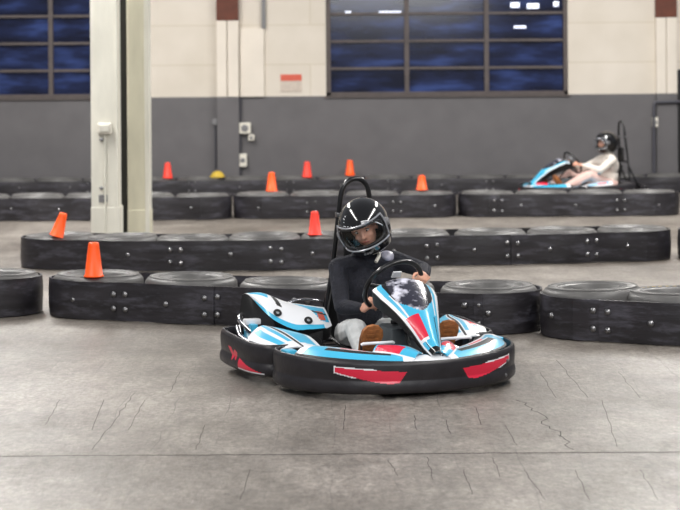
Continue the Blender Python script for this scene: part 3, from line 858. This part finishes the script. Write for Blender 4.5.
    tube(bm, catmull([(.62,-.44,.17),(.66,-.50,.20),(.66,-.56,.25)],5), .020, 10); obj('exhaust_pipe', bm, 'chrome', en)
    bm = B(); lathe(bm, [(.0001,.03),(.05,.03),(.055,.02),(.055,-.02),(.03,-.03)], 24, Matrix.Translation((.30,-.20,.17)) @ Matrix.Rotation(-PI/2,4,'X')); obj('starter_cover', bm, 'black', en)
    bm = B(); tube(bm, catmull([(.34,-.62,.20),(.33,-.62,.34),(.27,-.615,.385),(.17,-.61,.39),(.08,-.61,.37)],6), .010, 10); obj('grab_tube', bm, 'chrome', root)
    # cover
    back = edge_curve([(.625,-.57,.450),(.575,-.56,.458),(.50,-.53,.455),(.38,-.47,.405),(.29,-.46,.385),(.14,-.42,.36)])
    front = edge_curve([(.58,-.52,.43),(.52,-.32,.325),(.42,-.21,.268),(.32,-.20,.262),(.20,-.22,.262),(.155,-.25,.27)])
    def cf(u, v):
        p = back(u).lerp(front(u), v); p.z += .035*math.sin(PI*v)*math.sin(PI*(.12+.8*u)); return p
    def cpk(u, v):
        if u < .035 or v < .03: return 1
        if .05 < u < .30 and v < .42 - .1*u: return 0
        if abs(u-(.36+.16*v)) < .035 and v < .55: return 3
        if inpoly(u, v, [(.60,.05),(.97,.10),(.98,.85),(.88,.75),(.80,.35)]): 
            if abs(v-.45-.6*(u-.9)) < .04: return 3
            if .86 < u < .94 and .35 < v < .75: return 4
            return 0
        if .05 < u < .9 and v > .88: return 0
        return 1
    cv = obj('engine_cover', grid(cf, 80, 50, cpk, .01), ['blue','white','red','black','signred'], root)
    for u, v in ((.42,.80),(.74,.80)):
        p = cf(u, v); bm = B()
        lathe(bm, [(.011,.0),(.011,.004),(.024,.006),(.027,0),(.024,-.006)], 20, Matrix.Translation(p+Vector((0,.004,.008))) @ Matrix.Rotation(math.radians(-45),4,'X')); obj('cover_grommet', bm, 'black', cv)
    def side(u, v):
        p = cf(0, u*2) if u < .5 else cf((u-.5)*.7, 1)
        q = Vector((.64,-.585,.33)).lerp(Vector((.50,-.24,.20)), u); return p.lerp(q, v)
    obj('cover_side', grid(side, 12, 8, None, .008), 'black', cv)
    def fr(u, v):
        p = cf(u, 1); q = p+Vector((0,-.05,-.085)); return p.lerp(q, v)
    obj('cover_skirt', grid(fr, 20, 6, None, .008), 'black', cv)
    # small bits near the rear right wheel
    bm = B(); box(bm, (.60,-.50,.20),(.64,-.34,.29), bev=.008); obj('wheel_guard', bm, 'blue', root)
    bm = B(); box(bm, (.56,-.46,.28),(.66,-.40,.315), bev=.008); obj('guard_cap', bm, 'white', root)
    return root
KPSI = math.radians(21.5)
KLOC = Vector((.175, 11.45, 0))
kart = make_kart(); kart.location = KLOC; kart.rotation_euler = (0,0,PI+KPSI)
kart['label'] = 'blue, white and red racing kart on black bumpers in the foreground'; kart['group'] = 'racing karts'
kart2 = copy_tree(kart)
K2 = Vector((W(581,150,26.75).x, 26.75, 0)); K2R = math.radians(107)
kart2.location = K2; kart2.rotation_euler = (0,0,K2R); kart2.scale = (.92,.92,.96)
kart2['label'] = 'distant blue and white racing kart seen side-on near the wall at right'

# ------------------------------------------------------------------ people
def capsule(bm, a, ra, b2, rb, seg=2):
    a, b2 = Vector(a), Vector(b2); t = bmesh.new()
    for c, r in ((a, ra), (b2, rb)):
        bmesh.ops.create_icosphere(t, subdivisions=seg, radius=r, matrix=Matrix.Translation(c))
    res = bmesh.ops.convex_hull(t, input=t.verts)
    junk = [g for g in res['geom_interior'] if isinstance(g, bmesh.types.BMVert)] 
    bmesh.ops.delete(t, geom=[v for v in t.verts if not v.link_faces or v in set(junk)], context='VERTS')
    me = bpy.data.meshes.new('tmp'); t.to_mesh(me); t.free(); bm.from_mesh(me); bpy.data.meshes.remove(me)
def ellipsoid(bm, c, r, rot=None, seg=3):
    mt = Matrix.Translation(c) @ (rot or Matrix.Identity(4)) @ Matrix.Diagonal((*r, 1))
    bmesh.ops.create_icosphere(bm, subdivisions=seg, radius=1, matrix=mt)
class Body:
    def __init__(s): s.parts = []       # (kind, a, ra, b, rb)
    def cap(s, k, a, ra, b, rb): s.parts.append((k, Vector(a), ra, Vector(b), rb, None))
    def ell(s, k, c, r, rot=None): s.parts.append((k, Vector(c), r, None, None, rot))
def build_body(b, kinds, voxel, parent, name='body'):
    bm = bmesh.new()
    for k, a, ra, c, rb, rot in b.parts:
        if c is None: ellipsoid(bm, a, ra, rot)
        else: capsule(bm, a, ra, c, rb)
    me = bpy.data.meshes.new(name); bm.to_mesh(me); bm.free()
    o = bpy.data.objects.new(name, me); C.objects.link(o)
    r = o.modifiers.new('r', 'REMESH'); r.mode = 'VOXEL'; r.voxel_size = voxel
    s = o.modifiers.new('s', 'SMOOTH'); s.factor = .5; s.iterations = 3
    dg = bpy.context.evaluated_depsgraph_get(); dg.update()
    me2 = bpy.data.meshes.new_from_object(o.evaluated_get(dg))
    o.modifiers.clear(); o.data = me2; bpy.data.meshes.remove(me)
    me2.materials.clear()
    order = list(dict.fromkeys(k for k, *_ in b.parts)); mats = list(dict.fromkeys(kinds[k] for k in order))
    for m in mats: me2.materials.append(M[m])
    idx = []
    for p in me2.polygons:
        c = p.center; best, bk = 1e9, None
        for k, a, ra, e, rb, rot in b.parts:
            if e is None:
                rm = (rot.inverted() if rot else Matrix.Identity(4)); q = rm.to_3x3() @ (c-a)
                l = math.sqrt(sum((q[i]/ra[i])**2 for i in range(3))); d = (l-1)*min(ra)
            else:
                ab = e-a; t = max(0, min(1, (c-a).dot(ab)/max(1e-9, ab.length_squared))); d = (c-(a+ab*t)).length-(ra+(rb-ra)*t)
            if d < best: best, bk = d, k
        idx.append(mats.index(kinds[bk]))
    me2.polygons.foreach_set('material_index', idx)
    me2.polygons.foreach_set('use_smooth', [True]*len(idx))
    o.parent = parent
    return o
def hand(b, wrist, knuck_dir, palm_n, side, curl=1.0, sc=1.0):
    """palm + five bent fingers gripping; knuck_dir: wrist->knuckles, palm_n: out of the palm towards what is held"""
    d = Vector(knuck_dir).normalized(); n = Vector(palm_n); n = (n-d*n.dot(d)).normalized(); s = d.cross(n)*side  # s: towards thumb side
    w = Vector(wrist)
    for k in range(4):
        off = s*(.028-.0185*k)*sc
        L = (.088, .092, .087, .078)[k]*sc
        kn = w+d*L+off
        b.cap('skin', w+off*.65+d*.012, .0155*sc, kn, .0125*sc)
        l1, l2, l3 = [(.040,.026,.020),(.045,.029,.021),(.041,.027,.020),(.032,.021,.018)][k]
        a1, a2, a3 = [x*curl for x in (.95, 2.05, 2.9)]
        p1 = kn+(d*math.cos(a1)+n*math.sin(a1))*l1*sc
        p2 = p1+(d*math.cos(a2)+n*math.sin(a2))*l2*sc
        p3 = p2+(d*math.cos(a3)+n*math.sin(a3))*l3*sc
        b.cap('skin', kn, .0105*sc, p1, .0092*sc); b.cap('skin', p1, .0092*sc, p2, .0083*sc); b.cap('skin', p2, .0083*sc, p3, .0072*sc)
    t0 = w+d*.025*sc+s*.028*sc+n*.008; t1 = t0+(d*.6+s*.55+n*.55).normalized()*.038*sc; t2 = t1+(d*.7+n*.75-s*.05).normalized()*.03*sc; t3 = t2+(d*.35+n*.6-s*.5).normalized()*.022*sc
    b.cap('skin', t0, .015*sc, t1, .0115*sc); b.cap('skin', t1, .0112*sc, t2, .0098*sc); b.cap('skin', t2, .0095*sc, t3, .0082*sc)

def head_parts(b, hc, R):
    """head in its own frame: x right, y forward, z up; R rotation matrix 3x3"""
    T = lambda x, y, z: hc + R @ Vector((x,y,z))
    R4 = R.to_4x4()
    b.ell('skin', T(0,0,.025), (.076,.094,.098), R4)            # skull
    b.ell('skin', T(0,.022,-.045), (.062,.072,.07), R4)         # face
    b.ell('skin', T(0,.066,-.098), (.024,.020,.018), R4)        # chin
    b.cap('skin', T(0,.088,.012), .009, T(0,.108,-.030), .0125) # nose
    for s in (1,-1):
        b.cap('skin', T(s*.012,.094,-.034), .008, T(s*.006,.10,-.034), .008)
        b.cap('skin', T(s*.014,.084,.026), .010, T(s*.046,.070,.028), .009)  # brow ridge
        b.ell('skin', T(s*.040,.058,-.035), (.022,.022,.020), R4)
        b.ell('skin', T(s*.077,.0,-.01), (.010,.020,.030), R4)
    b.cap('skin', T(-.018,.084,-.062), .007, T(.018,.084,-.062), .007)
    b.cap('skin', T(-.014,.083,-.074), .008, T(.014,.083,-.074), .008)
def head_details(root, hc, R):
    T = lambda x, y, z: hc + R @ Vector((x,y,z)); R4 = R.to_4x4()
    for s in (1,-1):
        bm = B(); ellipsoid(bm, T(s*.031,.070,.006), (.0165,.0135,.0115), R4); e = obj('eye', bm, 'eyewhite', root)
        bm = B(); ellipsoid(bm, T(s*.030,.0835,.002), (.006,.0025,.006), R4); obj('iris', bm, 'iris', e)
        bm = B(); tube(bm, [T(s*.013,.091,.030), T(s*.03,.088,.037), T(s*.052,.074,.030)], [.0035,.0045,.0025], 8); obj('eyebrow', bm, 'hair', root)
        bm = B(); tube(bm, catmull([T(s*.015,.084,.010), T(s*.03,.086,.017), T(s*.046,.078,.010)],4), .0022, 6); obj('eyelid', bm, 'hair', root)
    bm = B(); tube(bm, catmull([T(-.022,.086,-.067), T(-.008,.094,-.064), T(.008,.094,-.064), T(.022,.086,-.067)],4), .004, 8); obj('lips', bm, 'lip', root)

def helmet(root, hc, R, sc=1.0):
    """full-face helmet with open face port, rim trim and clear visor"""
    def shape(az, el, k=1.0):
        d = Vector((math.sin(az)*math.cos(el), math.cos(az)*math.cos(el), math.sin(el)))
        rx, ry, rz = .140, .165, .150
        p = Vector((d.x*rx, d.y*ry, d.z*rz))
        if el < 0:                                            # chin bar juts forward and down, sides drop straighter
            f = min(1, -el/1.0)
            fw = max(0, math.cos(az)); 
            p.x *= 1-.02*f; p.y += .030*f*fw**2; 
            p.x += math.copysign(.035*f*f*abs(math.sin(az)), p.x); p.z -= .012*f
            if fw <= 0: p.y -= .015*f
        else:
            if math.cos(az) < 0: p.y *= 1+.06*math.cos(el)
        return p*k
    T = lambda p: hc + R @ (p*sc)
    eb, et, aw = -.40, .34, 1.06
    nu, nv = 96, 60; e0, e1 = -1.10, PI/2
    bm = B(); V = []
    for j in range(nv+1):
        el = e0+(e1-e0)*j/nv; V.append([bm.verts.new(T(shape(2*PI*i/nu-PI, min(el,1.565)))) for i in range(nu)])
    def openp(az, el):
        x = abs(az)/aw; 
        if x > 1: return False
        c = (el-(eb+et)/2)/((et-eb)/2)
        return abs(x)**4+abs(c)**4 < 1
    for j in range(nv):
        for i in range(nu):
            az = 2*PI*(i+.5)/nu-PI; el = e0+(e1-e0)*(j+.5)/nv
            if openp(az, el): continue
            bm.faces.new((V[j][i],V[j][(i+1)%nu],V[j+1][(i+1)%nu],V[j+1][i]))
    bmesh.ops.delete(bm, geom=[v for v in bm.verts if not v.link_faces], context='VERTS')
    bmesh.ops.remove_doubles(bm, verts=bm.verts, dist=.0003)
    bmesh.ops.recalc_face_normals(bm, faces=bm.faces)
    bmesh.ops.solidify(bm, geom=list(bm.faces), thickness=.014)
    hm = obj('helmet', bm, 'gloss', root)
    # rim around the port
    def loop(k, aww=aw, n=64, grow=1.0, ebb=eb, ett=et):
        out = []
        for i in range(n):
            a = 2*PI*i/n; c, s = math.cos(a), math.sin(a)
            x = math.copysign(abs(c)**.5, c)*aww*grow; y = math.copysign(abs(s)**.5, s)*(ett-ebb)/2*grow+(ebb+ett)/2
            out.append(T(shape(x, y, k)))
        return out
    bm = B(); tube(bm, loop(1.0), .007*sc, 8, closed=True); obj('port_rim', bm, 'black', hm)
    # visor
    vb, vt, va = -.47, .40, 1.20
    def vf(u, v): return T(shape((u*2-1)*va, vb+(vt-vb)*v, 1.055))
    obj('visor', grid(vf, 36, 10, None, 0), 'visor', hm)
    bm = B(); tube(bm, [vf(i/36, 1) for i in range(37)], .0050*sc, 8); tube(bm, [vf(i/36, 0) for i in range(37)], .0050*sc, 8)
    tube(bm, [vf(0, i/8) for i in range(9)], .0050*sc, 8); tube(bm, [vf(1, i/8) for i in range(9)], .0050*sc, 8)
    obj('visor_trim', bm, 'trim', hm)
    for s in (1,-1):
        c = shape(s*1.36, -.02, 1.05); bm = B()
        dirn = (R @ Vector((s,0,0))).to_track_quat('Z','Y').to_matrix().to_4x4()
        lathe(bm, [(.0001,.012),(.020,.010),(.026,.002),(.027,-.012)], 20, Matrix.Translation(T(c)) @ dirn); obj('visor_pivot', bm, 'greyplastic', hm)
    # chin vent + small pale graphics
    bm = B(); 
    for k in (-1,0,1): tube(bm, [T(shape(k*.12-.04,-.74,1.02)), T(shape(k*.12+.04,-.74,1.02))], .006*sc, 8)
    obj('chin_vent', bm, 'greyplastic', hm)
    bm = B()
    def dab(az, el, w, h, rot=0):
        pts = []
        for (x, y) in ((-w,-h),(w,-h*.6),(w,h),(-w,h*.7)):
            xx = x*math.cos(rot)-y*math.sin(rot); yy = x*math.sin(rot)+y*math.cos(rot)
            pts.append(bm.verts.new(T(shape(az+xx, el+yy, 1.008))))
        bm.faces.new(pts)
    for a in ((.60,.48,.07,.016,.05),(.42,.47,.04,.014,.05),(.24,.46,.02,.012,0),(.70,.74,.06,.022,.3),(.64,.84,.03,.03,0),(.66,.62,.02,.018,0)): dab(*a)
    obj('pale_marks', bm, 'white', hm)
    bm = B()
    pth = [T(shape(-.25-.12*k, .52-.012*k*k, 1.012)) for k in range(8)]
    tube(bm, pth, .0035*sc, 6); obj('pale_stripe', bm, 'white', hm)
    return hm

def make_person(P):
    root = thing('person', P['label'], 'person', P['loc'], P['rot'])
    b = Body(); top, leg = 'top', 'leg'
    sx = -.10
    pel, ch, nk = P['pelvis'], P['chest'], P['neck']
    hc = Vector(P['head'])
    b.ell(leg, pel, (.165,.125,.105)); 
    b.ell(top, Vector(pel)+Vector((0,.01,.10)), (.15,.115,.12))
    b.ell(top, Vector(pel).lerp(Vector(ch), .5), (.155,.115,.14))
    b.ell(top, ch, (.178,.122,.15))
    b.cap(top, Vector(ch)+Vector((0,0,.05)), .12, nk, .062)
    b.cap('neck', nk, .056, hc+Vector((0,0,-.05)), .052)
    for s in (0, 1):
        sh, el, wr = [Vector(v) for v in P['arms'][s]]
        b.cap(top, Vector(nk)+Vector((0,0,-.045)), .062, sh, .062)
        b.cap(top, Vector(ch)+(sh-Vector(ch))*.6-Vector((0,0,.04)), .09, sh, .06)
        b.cap(top, sh, .062, sh.lerp(el,.5), .056); b.cap(top, sh.lerp(el,.5), .056, el, .049)
        b.cap(top, el, .049, el.lerp(wr,.45), .045); b.cap(top, el.lerp(wr,.45), .045, el.lerp(wr,.88), .034)
        b.cap('skin', el.lerp(wr,.85), .025, wr, .024)
        kd, pn, sd = P['hands'][s]
        hand(b, wr, kd, pn, sd, 1.0)
    for s in (0, 1):
        hp, kn, an = [Vector(v) for v in P['legs'][s]]
        b.cap(leg, hp, .092, hp.lerp(kn,.5), .082); b.cap(leg, hp.lerp(kn,.5), .082, kn, .068)
        b.cap(leg, kn, .068, kn.lerp(an,.35), .066); b.cap(leg, kn.lerp(an,.35), .066, an, .052)
    R = P['headrot']
    head_parts(b, hc, R)
    build_body(b, P['mats'], P['voxel'], root)
    if P.get('details', True): head_details(root, hc, R)
    # shoes
    for s in (0, 1):
        an = Vector(P['legs'][s][2]); toe = Vector(P['toes'][s])
        upv = (toe-an); d = upv.normalized()
        side = Vector((1,0,0)); fw = side.cross(d)                  # sole normal (forward)
        if fw.y < 0: fw = -fw
        heel = an - d*.055 + fw*.035
        L = .27
        mt = Matrix((( side.x, d.x, fw.x, heel.x),(side.y, d.y, fw.y, heel.y),(side.z, d.z, fw.z, heel.z),(0,0,0,1)))
        def outline(t): # half width along the foot
            return .036+.012*math.sin(min(1,t*1.15)*PI*.9+.2) if t < .3 else .040+.012*math.sin((t-.3)/.7*PI)
        bm = B(); rings = []
        prof = [(0,.030,.085),(.06,.036,.095),(.25,.037,.10),(.45,.043,.078),(.7,.050,.055),(.88,.046,.042),(1,.022,.030)]
        for t, w, hgt in prof:
            ring = []
            for k in range(20):
                a = 2*PI*k/20; x = math.cos(a)*w*1.22; z = -hgt/2+math.sin(a)*hgt/2
                if z > -.006: z = -.006
                ring.append(bm.verts.new(mt @ Vector((x, t*L, z))))
            rings.append(ring)
        for A, D in zip(rings, rings[1:]):
            for k in range(20): bm.faces.new((A[k],A[(k+1)%20],D[(k+1)%20],D[k]))
        bm.faces.new(rings[0][::-1]); bm.faces.new(rings[-1]); bmesh.ops.recalc_face_normals(bm, faces=bm.faces)
        shoe = obj('shoe', bm, 'shoe', root)
        bm = B(); n = 14; up_, dn_ = [], []
        loop = [( math.cos(-PI/2+PI*k/10)*0, 0) for k in range(0)]
        half = [(.018,-.012),(.034,.0),(.040,.05),(.036,.11),(.045,.17),(.054,.215),(.048,.255),(.030,.278),(0,.286)]
        half = [(x*1.25,y) for x, y in half]; loop = half + [(-x,y) for x, y in half[::-1][1:]]
        lo = [bm.verts.new(mt @ Vector((x,y,-.008))) for x, y in loop]; hi = [bm.verts.new(mt @ Vector((x,y,.012))) for x, y in loop]
        m = len(loop)
        for k in range(m): bm.faces.new((lo[k],lo[(k+1)%m],hi[(k+1)%m],hi[k]))
        bm.faces.new(lo[::-1]); bm.faces.new(hi)
        for k in range(9): box(bm, (-.036,.015+k*.029,.011),(.036,.028+k*.029,.016), mtx=mt)
        bmesh.ops.recalc_face_normals(bm, faces=bm.faces)
        obj('sole', bm, 'sole' if 'sole' in M else 'shoe', shoe, False)
    helmet(root, hc+R@Vector((0,-.014,.006)), R, P.get('hsc', 1.0))
    return root
M['trim'] = mat('silver_trim', (190,192,198), .25, metal=.6)
M['sole'] = mat('brown_sole', (158,100,54), .7, var=.35, vscale=40)
def headR(yaw, pitch, roll):
    # yaw about z (positive turns to driver's left, i.e. from +Y toward -X), pitch down positive, roll about forward
    return (Matrix.Rotation(yaw,3,'Z') @ Matrix.Rotation(-pitch,3,'X') @ Matrix.Rotation(roll,3,'Y'))
d2r = math.radians
P1 = dict(label='kart driver in glossy black helmet and dark knit hoodie gripping the wheel', loc=KLOC, rot=PI+KPSI, voxel=.0062,
    pelvis=(-.09,-.40,.20), chest=(-.08,-.37,.49), neck=(-.075,-.315,.69), head=(-.055,-.235,.868),
    arms=[((.085,-.32,.615),(.12,-.17,.39),(.06,.03,.40)), ((-.285,-.29,.645),(-.39,-.09,.60),(-.305,.10,.585))],
    hands=[((-.1,.9,.5),(-.9,.2,-.2),1),((.30,.9,.18),(.55,-.3,-.8),-1)],
    legs=[((.0,-.36,.19),(.135,.10,.285),(.205,.42,.165)), ((-.20,-.36,.19),(-.335,.08,.27),(-.275,.42,.165))],
    toes=[(.205,.50,.39),(-.275,.50,.40)],
    headrot=headR(d2r(-30), d2r(20), d2r(18)), hsc=1.11,
    mats=dict(top='sweater', leg='trousers', skin='skin', neck='black'))
person1 = make_person(P1)
# pale sheen on left shoulder, added as a flat ellipsoid, and strap
def on_world(root, name, bm, m): return obj(name, bm, m, root)
bm = B(); ellipsoid(bm, (-.225,-.262,.678), (.050,.040,.024), Matrix.Rotation(d2r(-8),4,'Y') @ Matrix.Rotation(d2r(-42),4,'X')); on_world(person1, 'shoulder_sheen', bm, 'sheen')
bm = B(); tube(bm, catmull([(-.14,-.36,.71),(-.16,-.30,.715),(-.155,-.235,.69),(-.12,-.205,.65)],5), .011, 8); on_world(person1, 'hood_edge', bm, 'boxwhite')
P2 = dict(P1); P2.update(label='distant kart driver in black helmet, white top and pale trousers', loc=K2, rot=K2R, voxel=.011,
    head=(-.10,-.33,.80), neck=(-.10,-.37,.64), chest=(-.10,-.39,.46),
    arms=[((.085,-.35,.56),(.19,-.12,.43),(.10,.10,.50)), ((-.285,-.35,.56),(-.39,-.12,.43),(-.245,.10,.50))],
    hands=[((-.2,.9,.3),(-.6,.2,-.7),1),((.2,.9,.3),(.6,.2,-.7),-1)],
    legs=[((.0,-.36,.19),(.20,.06,.36),(.225,.42,.165)), ((-.20,-.36,.19),(-.375,.06,.36),(-.275,.42,.165))],
    headrot=headR(0, d2r(5), 0), details=True, hsc=1.0, mats=dict(top='shirtwhite', leg='pinkish', skin='skin', neck='black'))
person2 = make_person(P2)

# ------------------------------------------------------------------ light
def area(name, loc, size, sizey, power, col=(1,1,1), rot=(0,0,0)):
    l = bpy.data.lights.new(name, 'AREA'); l.shape = 'RECTANGLE'; l.size = size; l.size_y = sizey; l.energy = power; l.color = col
    o = bpy.data.objects.new(name, l); C.objects.link(o); o.location = loc; o.rotation_euler = rot
    return o
for x in (-4.2, 4.2):
    area('ceiling_lamp', (x, 9, 5.8), .6, 9, 460, (1,.97,.93))
    area('ceiling_lamp', (x, 20.5, 5.8), .6, 9, 960, (1,.97,.93))
area('wall_wash', (-1, 25.2, 5.4), 16, .5, 120, (1,.96,.90), (d2r(38),0,0))
area('front_fill', (1.5, 1.5, 4.6), 5, 2, 300, (.97,.98,1), (d2r(62),0,0))
w = bpy.data.worlds.new('World'); bpy.context.scene.world = w; w.use_nodes = True
w.node_tree.nodes['Background'].inputs[0].default_value = (.90,.93,1,1); w.node_tree.nodes['Background'].inputs[1].default_value = .25

# ------------------------------------------------------------------ camera
cam = bpy.data.cameras.new('Camera'); co = bpy.data.objects.new('Camera', cam); C.objects.link(co)
cam.sensor_width = 36; cam.sensor_fit = 'HORIZONTAL'; cam.lens = F/680*36
cam.shift_x = 0; cam.shift_y = -(255-HY)/680
co.location = (0,0,H)
co.matrix_world = Matrix.Translation((0,0,H)) @ Matrix.Rotation(PI/2,4,'X') @ Matrix.Rotation(-ROLL,4,'Z')
cam.clip_end = 200
cam.dof.use_dof = True; cam.dof.focus_distance = 11.1; cam.dof.aperture_fstop = 3.5
sc = bpy.context.scene; sc.camera = co
sc.view_settings.view_transform = 'Standard'; sc.view_settings.look = 'None'; sc.view_settings.exposure = 0
